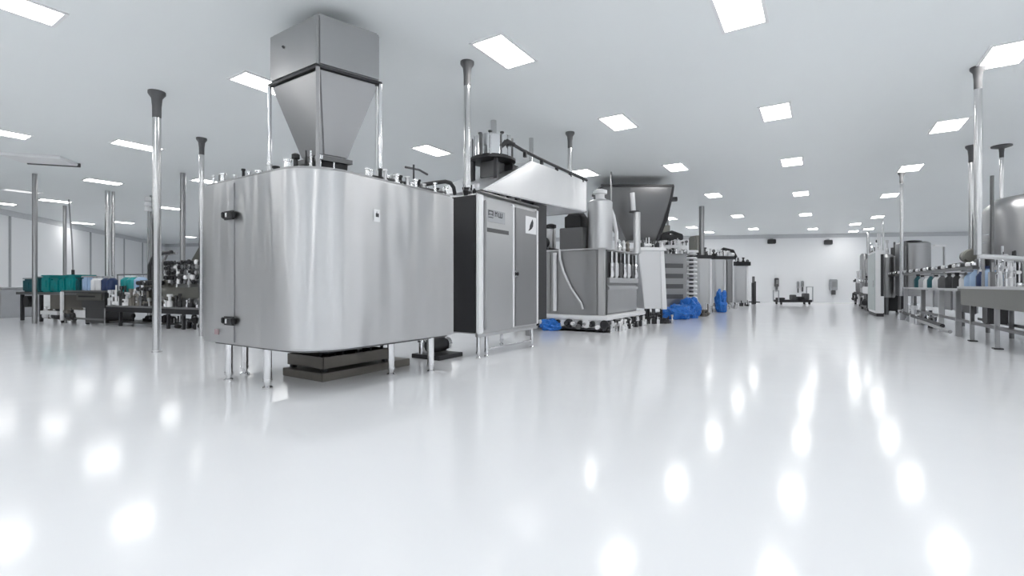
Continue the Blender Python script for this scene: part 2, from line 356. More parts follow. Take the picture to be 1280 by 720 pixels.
# ------------------------------------------------------------------ drip tray under the enclosure
gx, gy = ground(403, 478)
T = thing('drip_tray', 'low dark metal drip tray with fittings lying under the big enclosure', 'tray', (gx, gy), AX)
box('base_slab', 'brown', T, .0, 1.75, .0, .98, 0, .12)
u = MB(); w = .02
u.box(.06, 1.35, .06, .95, .17, .19); u.box(.06, 1.35, .06, .08, .17, .34); u.box(.06, 1.35, .93, .95, .17, .34); u.box(.06, .08, .06, .95, .17, .34); u.box(1.33, 1.35, .06, .95, .17, .34)
u.build('upper_tray', 'brown', T, .004)
for x in (.12, 1.28):
    for y in (.12, .88): box('spacer', 'dark', T, x-.04, x+.04, y-.04, y+.04, .12, .17)
for k in range(13):
    x = .14+rnd.random()*1.15; y = .14+rnd.random()*.7; h = .16+rnd.random()*.16
    MB().lathe([(.05, .19), (.05, .19+h*.4), (.025, .19+h*.5), (.025, .19+h), (.055, .195+h), (.055, .235+h)], (x, y), 12).build('drain_fitting', 'black' if k % 4 else 'dark_steel', T)
MB().tube([(1.25, .2, .19), (1.3, .2, .42), (1.2, .3, .48), (1.1, .4, .47), (1.1, .5, .2)], .03).build('drain_hose', 'black', T)
MB().tube([(.2, .3, .36), (1.2, .35, .38)], .03).build('manifold', 'black', T)

# ------------------------------------------------------------------ control cabinet
K = thing('control_cabinet', 'tall two-door steel control cabinet with a white sign on its right door', 'cabinet', (-.63, 9.02), AX)
L, D, zb, zt = 2.26, .95, .47, 3.13
lab(box('body', 'steel', K, .0, L, .03, D, zb, zt, .012), 'brushed steel carcass')
lab(MB().box(-.012, 0, .06, D-.02, zb+.02, zt-.03).build('side_panel', 'dark', K, .004), 'dark side panel')
box('corner_post', 'white', K, -.015, .16, -.01, .06, zb, zt, .02)
def door(x0, x1):
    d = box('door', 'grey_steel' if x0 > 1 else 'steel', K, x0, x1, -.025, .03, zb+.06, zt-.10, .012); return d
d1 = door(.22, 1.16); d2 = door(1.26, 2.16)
box('door_stile', 'white', K, 1.175, 1.245, -.02, .03, zb+.05, zt-.05, .008)
box('door_stile', 'white', K, 2.18, 2.25, -.02, .03, zb+.05, zt-.05, .008)
hd = box('handle_plate', 'chrome', d2, 1.22, 1.34, -.035, -.02, 1.56, 1.70, .004)
MB().lathe([(.035, -.075), (.04, -.06), (.03, -.03)], (1.29, 1.63), 14, 'y').build('handle', 'black', d2)
pl = lab(box('name_plate', 'grey', d1, .26, .86, -.030, -.024, 2.62, 2.86, .003), 'grey name plate with faint dark block lettering')
g = MB()
for (x0, x1, z0, z1) in ((.28, .44, 2.82, 2.84), (.28, .30, 2.74, 2.82), (.28, .44, 2.76, 2.775), (.42, .44, 2.74, 2.84), (.28, .44, 2.70, 2.715), (.50, .52, 2.74, 2.84), (.56, .58, 2.74, 2.84), (.50, .58, 2.80, 2.82), (.62, .64, 2.73, 2.83), (.68, .70, 2.73, 2.83), (.74, .76, 2.74, 2.83), (.62, .76, 2.73, 2.75)):
    g.box(x0, x1, -.033, -.030, z0, z1)
g.build('lettering', 'dark', pl)
box('label_strip', 'mid', d1, .24, 1.0, -.029, -.024, 2.42, 2.50, .002)
sg = lab(box('white_sign', 'white', d2, 1.66, 2.13, -.033, -.024, 2.52, 2.90, .006), 'white sign with a dark slanted flame-like mark')
MB().xprism([(1.78, 2.58), (1.84, 2.60), (1.92, 2.64), (1.97, 2.69), (1.99, 2.78), (1.95, 2.85), (1.88, 2.76), (1.84, 2.70), (1.83, 2.64)], -.038, -.033).build('dark_emblem', 'dark', sg)
box('plinth_beam', 'steel', K, 0, L, .0, .08, zb-.06, zb, .006); box('plinth_beam', 'steel', K, 0, L, D-.08, D, zb-.06, zb, .006)
for (x, y) in ((.08, .06), (.34, .06), (2.08, .06), (.08, .88), (2.08, .88)): foot_leg(K, x, y, zb-.05, .04)
box('rail', 'chrome', K, .36, 2.08, .035, .075, .13, .17, .006)
# conduit run along the cabinet's head
for k in range(22):
    x = .06+2.15*k/21; z = zt; h = .03+.07*rnd.random()
    MB().lathe([(.035, z), (.035, z+h), (.02, z+h), (.02, z+h+.03)], (x, .08+.1*rnd.random()), 10).build('top_fitting', ('black', 'chrome', 'dark_steel')[k % 3], K)
MB().tube([(.0, .0, zt+.02), (L, .0, zt+.02)], .035).build('conduit', 'dark_steel', K)
for k in range(9):
    x = -.45+.1*k; MB().lathe([(.04, zt-.02), (.06, zt+.06), (.03, zt+.1), (.05, zt+.16+.05*(k % 3)), (.01, zt+.22)], (x if x > 0 else x*.0+.05*k, .3+.05*(k % 4)), 10).build('valve', ('black', 'chrome', 'pale_steel')[k % 3], K)
# pump unit standing on the floor in the gap between enclosure and cabinet
U = thing('floor_pump', 'dark floor pump with chrome pipes between the enclosure and the control cabinet', 'pump', (-1.15, 8.95), AX)
box('bed_plate', 'dark', U, -.2, .5, .1, .8, 0, .08)
MB().lathe([(.12, -.1), (.14, -.06), (.14, .3), (.10, .34)], (.45, .24), 18, 'x').build('motor', 'dark', U)
MB().lathe([(.08, .34), (.12, .36), (.12, .46), (.06, .5)], (.45, .24), 18, 'x').build('pump_head', 'chrome', U)
for k in range(5): MB().lathe([(.05, .10), (.05, .3), (.07, .31), (.07, .34), (.03, .4)], (-.2+.16*k, .55), 12).build('pipe_stub', ('chrome', 'pale_steel')[k % 2], U)

# ------------------------------------------------------------------ chrome drum on a black stand
R_ = thing('drum_separator', 'chrome drum on a black four-legged stand on top of the control cabinet', 'drum', (-.42, 10.35, 3.13), AX)
MB().lathe([(.40, .98), (.42, 1.0), (.42, 1.40), (.40, 1.42), (.2, 1.46)], (0, 0), 28).build('drum', 'chrome', R_)
for k in range(12):
    a = 2*PI*k/12; MB().tube([(.43*math.cos(a), .43*math.sin(a), .98), (.43*math.cos(a), .43*math.sin(a), 1.42)], .018 if k % 3 else .035, 8).build('drum_rib', 'chrome' if k % 2 else 'dark_steel', R_)
MB().lathe([(.43, .90), (.50, .91), (.50, .96), (.43, .98)], (0, 0), 28).build('platform', 'black', R_)
for (x, y) in ((-.3, -.3), (.3, -.3), (.3, .3), (-.3, .3)): box('leg', 'dark', R_, x-.04, x+.04, y-.04, y+.04, 0, .9, .006)
box('gear_box', 'mid', R_, -.2, .2, -.2, .2, .55, .9, .02); box('junction_box', 'dark', R_, .15, .42, -.42, -.2, .45, .85, .01)
MB().lathe([(.12, 0), (.16, .05), (.16, .45), (.08, .55)], (0, 0), 16).build('outlet', 'pale_steel', R_)
for k in range(7):
    a = 2*PI*k/7; MB().lathe([(.02, 1.42), (.02, 1.47), (.045, 1.475), (.045, 1.50)], (.3*math.cos(a), .3*math.sin(a)), 10).build('lid_clamp', 'black', R_)
for k in range(6): MB().lathe([(.03, 0), (.05, .08), (.02, .12), (.04, .2+.04*(k % 2))], (-.45+.17*k, -.45), 10).build('valve', ('black', 'chrome')[k % 2], R_)

# ------------------------------------------------------------------ sheet metal hood
Hd = thing('extraction_hood', 'long bright sheet metal hood above the cabinet, dark pipe along its top', 'hood', (-.63, 9.0, 3.18), AX)
prof = [(.15, .03), (2.0, .98), (4.95, 1.07), (4.95, .22), (2.3, .10)]
MB().xprism(prof, .0, 1.5).build('hood_shell', 'hood', Hd, .02, 3, ang=25)
MB().xprism([(4.93, .2), (4.93, 1.05), (4.96, 1.05), (4.96, .2)], .0, 1.5).build('end_flange', 'grey_steel', Hd)
MB().tube([(1.25, .04, 1.17), (1.6, .02, 1.13), (2.4, .02, 1.11), (3.6, .02, 1.10), (5.0, .02, 1.10)], .035).build('top_pipe', 'dark', Hd)
for k in range(5): box('pipe_clip', 'dark', Hd, 1.7+.75*k, 1.76+.75*k, -.01, .06, 1.0, 1.12, .004)
box('recess_shade_block', 'dark', Hd, 2.32, 2.95, .15, .9, -2.6, .14, .01)  # dark block put in for the shaded recess under the hood
MB().tube([(1.05, .2, 1.10), (1.15, .1, 1.22), (1.3, .04, 1.17)], .05).build('pipe_union', 'dark', Hd)
lg = MB().box(4.1, 4.25, 1.3, 1.45, -3.18, .2).build('support_column', 'grey_steel', Hd, .01)

# ------------------------------------------------------------------ filling machine (first long unit after the cabinet)
fx, fy = 2.72, 14.2
G = thing('filling_machine', 'grey panelled filling machine standing right of the control cabinet on a white roller base', 'machine', (fx, fy), AX)
zb, zt = .48, 2.46
box('body', 'grey_steel', G, .08, 3.2, .08, 2.9, zb, zt, .01)
lab(box('end_panel', 'grey_steel', G, .04, .08, .25, 1.75, zb+.03, zt-.06, .01), 'flat grey end panel')
box('end_panel', 'grey_steel', G, .05, .08, 1.82, 2.85, zb+.03, zt-.06, .01)
box('corner_post', 'steel', G, .0, .14, .0, .18, zb, zt+.02, .01); box('corner_post', 'dark_steel', G, .20, .32, .02, .1, zb, zt, .01)
box('top_frame', 'steel', G, .0, 3.2, .0, 2.95, zt, zt+.04, .008)
box('side_panel', 'steel', G, .45, 3.15, .05, .08, zb+.05, 1.38, .01); box('side_rail', 'pale_steel', G, .42, 3.15, .0, .07, 1.25, 1.34, .01)
box('ledge', 'pale_steel', G, .4, 3.15, -.02, .08, 1.46, 1.62, .01)
box('opening_shade', 'dark', G, .42, 3.1, .06, .082, 1.62, 2.42, .0)  # dark sheet on the body paints the shade inside the opening
for k in range(7):
    x = .62+.38*k; MB().lathe([(.05, 1.62), (.09, 1.7), (.09, 2.05), (.05, 2.1), (.05, 2.42)], (x, .0), 14).build('filling_cylinder', ('chrome', 'pale_steel', 'dark_steel')[k % 3], G)
c_ = MB().tube([(-.02, 1.62, zb+.1), (-.02, 1.62, 2.40)], .06).build('stand_pipe', 'white', G); lab(c_, 'white vertical pipe on the end panel')
lab(MB().tube([(-.03, 1.45, 2.5), (-.06, 1.42, 2.2), (-.07, 1.3, 1.8), (-.06, 1.05, 1.3), (-.04, .72, .85), (-.04, .66, .66)], .035).build('hose', 'pale_steel', G), 'pale hanging hose')
lab(box('base_frame', 'white', G, -.25, 3.4, -.2, 3.0, .36, zb, .02), 'white base frame')
box('base_rail', 'dark', G, -.25, 3.4, -.2, 3.0, .06, .12, .01)
for k in range(17):
    y = -.1+k*.19; r = .09 if k % 3 else .13
    MB().lathe([(r, -.24), (r, -.16)], (y, .24), 14, 'x').build('roller', ('black', 'chrome', 'dark', 'white')[k % 4], G)
for k in range(13):
    x = .0+k*.26; r = .09 if k % 2 else .11
    MB().lathe([(r, -.19), (r, -.1)], (x, .24), 14, 'y').build('roller', ('dark', 'white', 'black')[k % 3], G)
box('base_skirt', 'white', G, -.17, 3.3, -.08, 2.9, .12, .36, .0)
for x in (0, 1.6, 3.2):
    for y in (0, 2.8): MB().lathe([(.06, 0), (.06, .07)], (x, y), 12).build('foot', 'black', G)
clutter(G, 14, .0, 3.2, -.26, -.18, .0, .12, .34, 301, (.05, .09), ('white', 'dark', 'pale_steel', 'black'), 'base_fitting')
for k, yy in enumerate([.1+.2*q for q in range(13)]):
    rq = .04+.05*rnd.random(); MB().lathe([(rq, -.3), (rq, -.22)], (yy, .12+.14*rnd.random()), 10, 'x').build('base_fitting', ('white', 'dark', 'chrome', 'mid')[k % 4], G)
# equipment standing on the filling machine
Q = thing('dosing_motor', 'dark motor and shelf on top left of the filling machine', 'motor', (fx, fy, zt+.04), AX)
box('bed_plate', 'black', Q, .1, 1.6, 1.9, 2.8, 0, .08); 
MB().lathe([(.16, .2), (.19, .25), (.19, .9), (.1, .95)], (2.35, .3), 18, 'x').build('motor', 'black', Q)
MB().lathe([(.15, .08), (.17, .15), (.17, .75), (.1, .8)], (.8, 2.2), 16).build('filter_bowl', 'pale_steel', Q); MB().lathe([(.18, .8), (.18, .9), (.05, .94)], (.8, 2.2), 16).build('filter_cap', 'black', Q)
for k in range(5): MB().lathe([(.04, .08), (.03, .3), (.06, .32), (.06, .4)], (.3+.25*k, 2.6), 10).build('valve', ('chrome', 'black')[k % 2], Q)
q2 = thing('gear_unit', 'grey gear box with a black motor below the open end of the hood', 'gear box', (fx, fy, zt+.04), AX)
box('gear_box', 'mid', q2, .15, 1.0, .75, 1.55, 0, .68, .02)
MB().prism([(.2, .85), (.9, .85), (.9, 1.4), (.2, 1.4)], .68, 1.05).build('motor_block', 'black', q2, .02); MB().rings([[(.25, .9, 1.05), (.85, .9, 1.05), (.85, 1.35, 1.05), (.25, 1.35, 1.05)], [(.4, 1.0, 1.25), (.7, 1.0, 1.25), (.7, 1.25, 1.25), (.4, 1.25, 1.25)]]).build('motor_cap', 'black', q2)
q3 = thing('white_tank', 'bright upright cylinder tank with a cap and a bent pipe, on the filling machine', 'tank', (*at(750, 14.9), zt+.04), AX)
MB().lathe([(.36, 0), (.38, .05), (.38, 1.45), (.32, 1.5), (.14, 1.55)], (0, 0), 26).build('tank_body', 'pale_steel', q3)
MB().lathe([(.14, 1.5), (.14, 1.7), (.22, 1.72), (.22, 1.82), (.1, 1.86)], (0, 0), 18).build('tank_cap', 'white', q3)
MB().tube([(.1, 0, 1.62), (.42, -.1, 1.5), (.62, -.2, 1.1), (.75, -.25, .6), (.78, -.25, .02)], .06).build('bent_pipe', 'white', q3)
for k in range(6): MB().lathe([(.05, 0), (.08, .08), (.05, .15), (.07, .25), (.02, .35)], (.75+.2*k, -.35+.1*(k % 2)), 12).build('valve', ('chrome', 'brown', 'pale_steel')[k % 3], q3)

# big grey hopper behind
hx, hy = at(797, 18.6)
B = thing('grey_hopper', 'big dark grey hopper with sloping sides behind the filling machine', 'hopper', (hx, hy), 0)
zt2, zm2, zb2 = hz(239, 18.6), hz(262, 18.6), hz(302, 18.6)
def rect(w0, w1, d, z): return [(w0, -d, z), (w1, -d, z), (w1, d, z), (w0, d, z)]
MB().rings([rect(-.55, .62, .5, zb2), rect(-.95, .82, .8, (zb2+zm2)/2+.1), rect(-1.5, .96, 1.0, zm2+.3), rect(-1.55, 1.02, 1.0, zt2)]).build('hopper_shell', 'dark_steel', B, .02)
MB().rings([rect(-1.6, 1.06, 1.04, zt2-.03), rect(-1.6, 1.06, 1.04, zt2+.05)]).build('rim', 'dark', B)
MB().rings([rect(.56, .66, .55, zb2), rect(.76, .88, .85, (zb2+zm2)/2+.1), rect(.94, 1.02, 1.03, zm2+.3), rect(1.0, 1.08, 1.03, zt2)]).build('edge_rib', 'black', B)
for (x, y) in ((-.5, -.4), (.5, -.4), (.5, .4), (-.5, .4)): cyl('leg', 'dark_steel', B, (x, y, 0), (x, y, zb2+.1), .07)
MB().tube([(1.0, -.2, hz(251, 18.6)), (1.45, -.2, hz(250, 18.6))], .09).build('side_arm', 'dark', B)
tb = thing('stepped_pipe', 'bright two-step vertical pipe with a dark collar in front of the grey hopper', 'pipe', (*at(794, 16.9), zt+.04), 0)
zc = hz(264, 16.9)-zt-.04
MB().tube([(-.06, 0, zc), (-.1, 0, hz(241, 16.9)-zt-.04)], .085).build('upper_pipe', 'pale_steel', tb)
MB().lathe([(.18, zc-.04), (.18, zc)], (-.03, 0), 16).build('collar', 'dark', tb)
MB().tube([(.06, 0, 0), (.06, 0, zc-.04)], .12).build('lower_pipe', 'steel', tb)

# ------------------------------------------------------------------ machines farther down the line
# white tapered cabinet
x, y = ground(801, 404.5)
A1 = thing('white_machine_cabinet', 'white cabinet with slightly tapering sides between the filling machine and the louvred unit', 'machine', (x, y), math.radians(8))
zz = lambda py: hz(py, y)
MB().rings([[(-.02+.17, 0, zz(386)), (.97, 0, zz(386)), (.97, 1.4, zz(386)), (.15, 1.4, zz(386))], [(-.10, 0, zz(313)), (.86, 0, zz(313)), (.86, 1.4, zz(313)), (-.1, 1.4, zz(313))]]).build('body', 'pale_steel', A1, .02)
MB().rings([[(.80, -.03, zz(387)), (.99, -.03, zz(387)), (.99, .1, zz(387)), (.80, .1, zz(387))], [(.74, -.03, zz(314)), (.88, -.03, zz(314)), (.88, .1, zz(314)), (.74, .1, zz(314))]]).build('corner_strip', 'white', A1, .01)
box('head_plate', 'white', A1, -.15, .95, -.05, 1.45, zz(313), zz(309), .01)
clutter(A1, 11, -.1, .95, .0, .6, zz(309), .12, .38, 11)
for k in range(4): cyl('leg', 'dark', A1, (.25+.6*(k % 2), .15+1.1*(k//2), 0), (.25+.6*(k % 2), .15+1.1*(k//2), zz(386)), .05)
clutter(A1, 9, .0, 1.2, -.15, .0, 0, .15, .40, 12, (.05, .09), ('black', 'dark', 'chrome'), 'base_fitting')
# louvred unit
x, y = ground(830, 397)
A2 = thing('louvred_unit', 'grey unit with horizontal louvres and a cluttered white head', 'machine', (x, y), math.radians(15))
Z0 = y
w = 33*Z0/F
zz = lambda py: hz(py, Z0)
box('body', 'grey_steel', A2, 0, w, 0, 1.6, zz(386), zz(316), .02)
for k in range(9): box('louvre', 'mid' if k % 2 else 'grey_steel', A2, .05, w-.2, -.02, .0, zz(380)+k*.22, zz(380)+k*.22+.19, .004)
box('head_box', 'white', A2, -.05, w+.05, .0, 1.4, zz(316), zz(300), .05)
box('head_cover', 'dark', A2, -.1, w-.1, .1, 1.3, zz(299), zz(292), .03)
clutter(A2, 10, -.0, w, -.12, -.03, zz(317), .12, .3, 21, (.04, .07), name='nozzle'); clutter(A2, 8, 0, w, -.08, .0, zz(306), .1, .3, 22, (.03, .06))
MB().tube([(.1, .2, zz(292)), (.5, .2, zz(289)), (1.0, .2, zz(293))], .07).build('head_hose', 'black', A2)
box('control_box', 'olive_steel', A2, .15, .5, .3, .7, zz(293), zz(280), .02); box('lamp_bar', 'white', A2, .6, 1.0, .2, .4, zz(294), zz(290), .02)
cyl('mast', 'grey_steel', A2, (.5, .5, zz(292)), (.5, .5, zz(262)), .05)
box('base', 'dark', A2, .0, w+.3, -.1, 1.5, .0, .16, .02); clutter(A2, 4, .0, w, .0, .1, .16, .1, .3, 23, (.05, .1), name='base_fitting')
# spiral column of discs
x, y = ground(864, 395)
A3 = thing('spiral_stack', 'column of stacked white discs beside the louvred unit', 'conveyor', (x, y))
zz = lambda py: hz(py, y)
cyl('core', 'dark', A3, (0, 0, 0), (0, 0, zz(314)), .10)
box('cap_plate', 'white', A3, -.4, .25, -.2, .2, zz(316), zz(313), .01)
for k in range(13):
    z = zz(378)+k*(zz(319)-zz(378))/12; MB().lathe([(.12, z-.02), (.24, z), (.26, z+.05), (.20, z+.09), (.12, z+.07)], (0, 0), 18).build('disc', 'white' if k % 3 else 'pale_steel', A3)
# blue bags on the floor
def crumple(name, mat, label, px, py, w, d, h, seed, rot=0.0):
    x, y = ground(px, py); rr = random.Random(seed)
    bm = bmesh.new(); bmesh.ops.create_icosphere(bm, subdivisions=4, radius=1)
    from mathutils import noise
    off = Vector((seed*3.1, seed*1.7, 0))
    for v in bm.verts:
        n = noise.noise(v.co*2.2+off)*.45+noise.noise(v.co*5+off)*.18; v.co *= (1+n)
        v.co = Vector((v.co.x*w/2, v.co.y*d/2, max(0, (v.co.z*.75+.6))*h/1.35))
    me = bpy.data.meshes.new(name); bm.to_mesh(me); bm.free(); me.materials.append(M[mat])
    o = bpy.data.objects.new(name, me); C.objects.link(o); o.location = (x, y, 0); o.rotation_euler.z = rot
    return tag(o, label, 'bag', 'blue plastic bags on the floor')
crumple('plastic_bag', 'blue', 'long crumpled blue plastic bag on the floor in front of the louvred unit', 846, 399, 1.1, .65, .60, 1)
crumple('plastic_bag', 'blue', 'crumpled blue plastic bag lying against the white disc column', 862, 397.5, .85, .7, .84, 2)
crumple('plastic_bag', 'blue', 'upright blue bag standing farthest down the line', 901, 390.2, .56, .6, 1.08, 3)
crumple('plastic_bag', 'blue', 'small blue bag tucked beside the control cabinet legs', 688, 413, .62, .4, .34, 4)
# steel columns farther on
def column_unit(px0, px1, py0, pyg, mat, label, seed, depth=1.6, head='dark', name='machine_cabinet', side=None, rot=10):
    x, y = ground(px0, pyg); w = (px1-px0)*y/F; zz = lambda py: hz(py, y)
    t = thing(name, label, 'machine', (x, y), math.radians(rot))
    box('body', mat, t, 0, w, 0, depth, .22, zz(py0), .03)
    box('front_panel', mat, t, w*.1, w*.75, -.02, 0, .4, zz(py0)-.12, .01)
    box('edge_strip', 'white' if mat != 'white' else 'steel', t, w*.82, w*.96, -.03, .0, .3, zz(py0)-.05, .01)
    box('head', head, t, -.05, w+.05, -.05, depth, zz(py0), zz(py0)+.18, .02)
    for k in range(4): cyl('leg', 'dark', t, (w*(.15+.7*(k % 2)), .15+(depth-.3)*(k//2), 0), (w*(.15+.7*(k % 2)), .15+(depth-.3)*(k//2), .24), .05)
    clutter(t, 6, 0, w, 0, .5, zz(py0)+.18, .12, .45, seed, (.05, .11)); clutter(t, 4, 0, w, -.3, -.1, 0, .15, .4, seed+50, (.06, .1), ('dark', 'pale_steel'), 'base_fitting')
    return t, w, zz
t, w, zz = column_unit(872, 892, 323, 390.5, 'steel', 'steel column cabinet just right of the white disc column', 31)
box('olive_cover', 'olive_steel', t, -.05, .45, .1, .8, zz(316), zz(294), .06)
t, w, zz = column_unit(893, 909, 324, 387.5, 'pale_steel', 'pale narrow cabinet behind the upright blue bag', 32)
column_unit(908, 918, 324, 385.5, 'grey_steel', 'grey narrow cabinet behind and right of the upright blue bag', 33, .9)
t, w, zz = column_unit(918, 938, 332, 382.5, 'pale_steel', 'last white panelled cabinet of the left machine line, with a dark head', 34, 1.5)
box('display_panel', 'black', t, -.1, w+.1, -.08, .5, zz(332), zz(327), .02); 
MB().tube([(-1.0, .5, zz(318)), (-.5, .4, zz(311)), (.2, .5, zz(313)), (.6, .5, zz(326))], .12).build('overhead_hose', 'black', t)
x, y = ground(941, 380.5)
t = thing('rail_posts', 'group of dark upright posts ending the left machine line', 'barrier', (x, y))
for k, (dx, h) in enumerate(((0, 1.55), (.18, 2.0), (.32, 1.5), (.55, 1.65))): box('post', 'dark' if k != 1 else 'mid', t, dx*.8-.06, dx*.8+.06, .2*k-.08, .2*k+.08, 0, h, .01)
box('cross_rail', 'dark', t, 0, .5, -.05, .65, .12, .2, .01)
# low clutter line in front of these machines: floor pipework
x, y = ground(878, 395)
t = thing('floor_pipework', 'low run of pale and dark pipe fittings on the floor beside the blue bags', 'pipework', (x, y), math.radians(62))
MB().tube([(-.6, 0, .1), (0, .0, .1), (9.5, .1, .1)], .06).build('main_pipe', 'dark', t)
clutter(t, 22, -.5, 9, -.2, .2, .0, .22, .55, 77, (.07, .16), ('pale_steel', 'dark', 'chrome', 'brown'), 'fitting')

# ------------------------------------------------------------------ back wall things and trolley
def wallthing(px, py, w, h, d, name, label, cat, mat, ex=None):
    (x, y), a = on_wall(px, outline[0], outline[1]) if px < 1000 or True else None
    if px > 1000:
        (x, y), a = on_wall(px, outline[0], outline[1])
        if x > 22.8: (x, y), a = on_wall(px, outline[1], outline[2])
    t = thing(name, label, cat, (x, y, hz(py, y)), a)
    MB().box(-w/2, w/2, -d, 0, -h/2, h/2).build('housing', mat, t, .04)
    if ex: ex(t, w, h, d)
    return t
def grille(t, w, h, d):
    MB().box(-w*.42, w*.42, -d-.02, -d, -h*.38, h*.38).build('grille', 'black', t, .01); MB().box(-w*.2, w*.2, -.04, 0, h/2-.02, h/2+.1).build('bracket', 'grey', t)
wallthing(964, 302, .60, .36, .22, 'wall_speaker', 'left one of two small dark boxes high on the back wall', 'speaker', 'dark', grille)
wallthing(1034.5, 303, .58, .36, .22, 'wall_speaker', 'right one of two small dark boxes high on the back wall', 'speaker', 'dark', grille)
def disp(t, w, h, d):
    MB().lathe([(w*.3, -h*.5-.35), (w*.3, -h*.5)], (0, -d/2), 12).build('outlet_pipe', 'mid', t)
    MB().box(-w*.3, w*.3, -d-.03, -d, -h*.2, h*.3).build('front_cover', 'grey_steel', t, .02)
wallthing(970, 353, .28, .7, .25, 'wall_dispenser', 'grey dispenser on the back wall above the left end of the trolley', 'dispenser', 'mid', disp)
wallthing(997, 356, .16, .55, .16, 'wall_dispenser', 'left one of the two narrow dispensers above the trolley', 'dispenser', 'grey', disp)
wallthing(1002.5, 355, .20, .5, .16, 'wall_dispenser', 'right one of the two narrow dispensers above the trolley', 'dispenser', 'grey', disp)
wallthing(1040.5, 356, .50, .85, .3, 'wall_dispenser', 'larger pale grey dispenser alone on the back wall right of the trolley', 'dispenser', 'grey', disp)
x, y = ground(991, 380.5)
t = thing('flat_trolley', 'low dark trolley with two upright ends in front of the back wall', 'trolley', (x, y))
box('deck', 'dark', t, -1.15, 1.15, -.4, .4, .16, .34, .02)
for sx in (-1.2, 1.2):
    MB().tube([(sx, -.35, .2), (sx, -.35, 1.25 if sx > 0 else 1.0), (sx, .35, 1.25 if sx > 0 else 1.0), (sx, .35, .2)], .04).build('end_frame', 'grey', t)
for x_ in (-1, 1):
    for y_ in (-.3, .3): MB().lathe([(.09, -.03), (.09, .03)], (y_, .09), 12, 'x').build('caster', 'black', t, loc=(x_, 0, 0))
for k, (x0, w_, h_) in enumerate([(-1.0, .5, .14), (-.1, .3, .35), (.35, .35, .22), (.8, .35, .45)]):
    q = MB().box(-w_/2, w_/2, -.2, .2, 0, h_).build('crate', 'mid' if k % 2 else 'dark', None, .03, loc=(x+x0+.1, y, .34))
    tag(q, ['flat dark crate at the left end of the trolley', 'grey crate in the middle of the trolley', 'low dark crate right of the middle of the trolley', 'tallest grey crate at the right end of the trolley'][k], 'crate', 'crates on the trolley')

# ------------------------------------------------------------------ right-hand bottling line
RA = math.atan2(.861, .508); RO = (10.5, 10.4)
def ra(px): r = (px-CX)/F; return (10.5-10.4*r)/(.861*r-.508)
def rw(a, l=0.0): return (RO[0]+.508*a-.861*l, RO[1]+.861*a+.508*l)
W1 = thing('work_platform', 'steel platform table with deep apron carrying the domed tank at the right edge', 'table', RO, RA)
box('table_top', 'steel', W1, -3.5, 2.6, -3.2, .08, 1.30, 1.36, .01)
box('apron', 'olive_steel', W1, -3.5, 2.5, -.02, .03, .88, 1.30, .01); box('apron', 'olive_steel', W1, -.6, -.55, -3.0, 0, .9, 1.3, .01)
for a_ in (-2.6, .05, 1.75): 
    l = box('leg', 'grey_steel', W1, a_-.04, a_+.04, -.06, .02, .03, .9, .01); box('foot_plate', 'dark', l, a_-.08, a_+.08, -.11, .05, 0, .03, .004)
for a_ in (-2.6, .3, 2.3): cyl('leg', 'dark_steel', W1, (a_, -1.3, 0), (a_, -1.3, 1.3), .07)
box('rib', 'dark', W1, .75, 1.15, -.4, -.05, .5, 1.3, .02)
box('shelf_rail', 'dark_steel', W1, -3.3, 8.0, -.06, .0, .42, .50, .01); box('shelf_rail', 'dark_steel', W1, -3.3, 6.0, -1.2, -1.14, .30, .38, .01)
# domed tank
tk = thing('domed_tank', 'large domed steel tank standing on the platform at the right picture edge', 'tank', (13.1, 11.75, 1.36), RA)
MB().lathe([(1.0, 0), (1.16, .0), (1.18, .12), (1.18, 1.75), (1.12, 2.0), (.9, 2.2), (.4, 2.3), (0, 2.32)], (0, 0), 48).build('tank_shell', 'grey_steel', tk)
MB().lathe([(1.2, .0), (1.2, .08)], (0, 0), 40).build('base_ring', 'dark', tk)
MB().lathe([(.22, 2.25), (.22, 2.38), (.28, 2.39), (.28, 2.44)], (0, 0), 20).build('manway', 'steel', tk)
for k, dz in enumerate((1.3, 1.1)): MB().tube([(-.3+.1*k, 1.18, 0.2), (-.3+.1*k, 1.28, .2), (-.3+.1*k, 1.28, dz), (-.3+.1*k, 1.12, dz)], .035).build('level_pipe', 'chrome', tk)
# pipe manifold left of the tank
mf = thing('pipe_manifold', 'cluster of chrome valves and pipes left of the domed tank', 'pipework', (*rw(.25, -.35), 1.36), RA)
clutter(mf, 16, -.7, .9, -.3, .3, 0, .35, .95, 41, (.035, .07), ('chrome', 'pale_steel', 'grey_steel', 'dark'), 'valve')
MB().tube([(-.7, 0, .55), (.9, 0, .6)], .045).build('header_pipe', 'chrome', mf); MB().tube([(-.6, .1, .3), (.8, .1, .32)], .04).build('header_pipe', 'steel', mf)
# filling bench
W2 = thing('bottle_bench', 'long steel bench under the bottling rail carrying the row of bottles', 'table', rw(2.7), RA)
box('bench_top', 'steel', W2, 0, 8.2, -1.2, .05, 1.24, 1.30, .01); box('apron', 'pale_steel', W2, 2.2, 8.2, -.9, -.86, .55, 1.24, .01)
for k, a_ in enumerate((.4, 2.2, 4.6, 7.6)):
    box('leg', 'steel' if k % 2 else 'grey_steel', W2, a_-.06, a_+.06, -.12, .0, .0, 1.24, .01)
    cyl('leg', 'dark_steel', W2, (a_, -1.1, 0), (a_, -1.1, 1.24), .05)
for k in range(3): box('under_panel', ('mid', 'grey_steel', 'pale_steel')[k], W2, .7+2.3*k, 2.0+2.3*k, -.5, -.45, .6, 1.2, .01)
clutter(W2, 14, 3.2, 8, -.3, .1, 0, .3, .65, 43, (.06, .14), ('dark', 'chrome', 'grey', 'pale_steel'), 'pipe_fitting')
cyl('floor_pipe', 'dark', W2, (1.5, .05, .2), (8.0, .05, .3), .06)
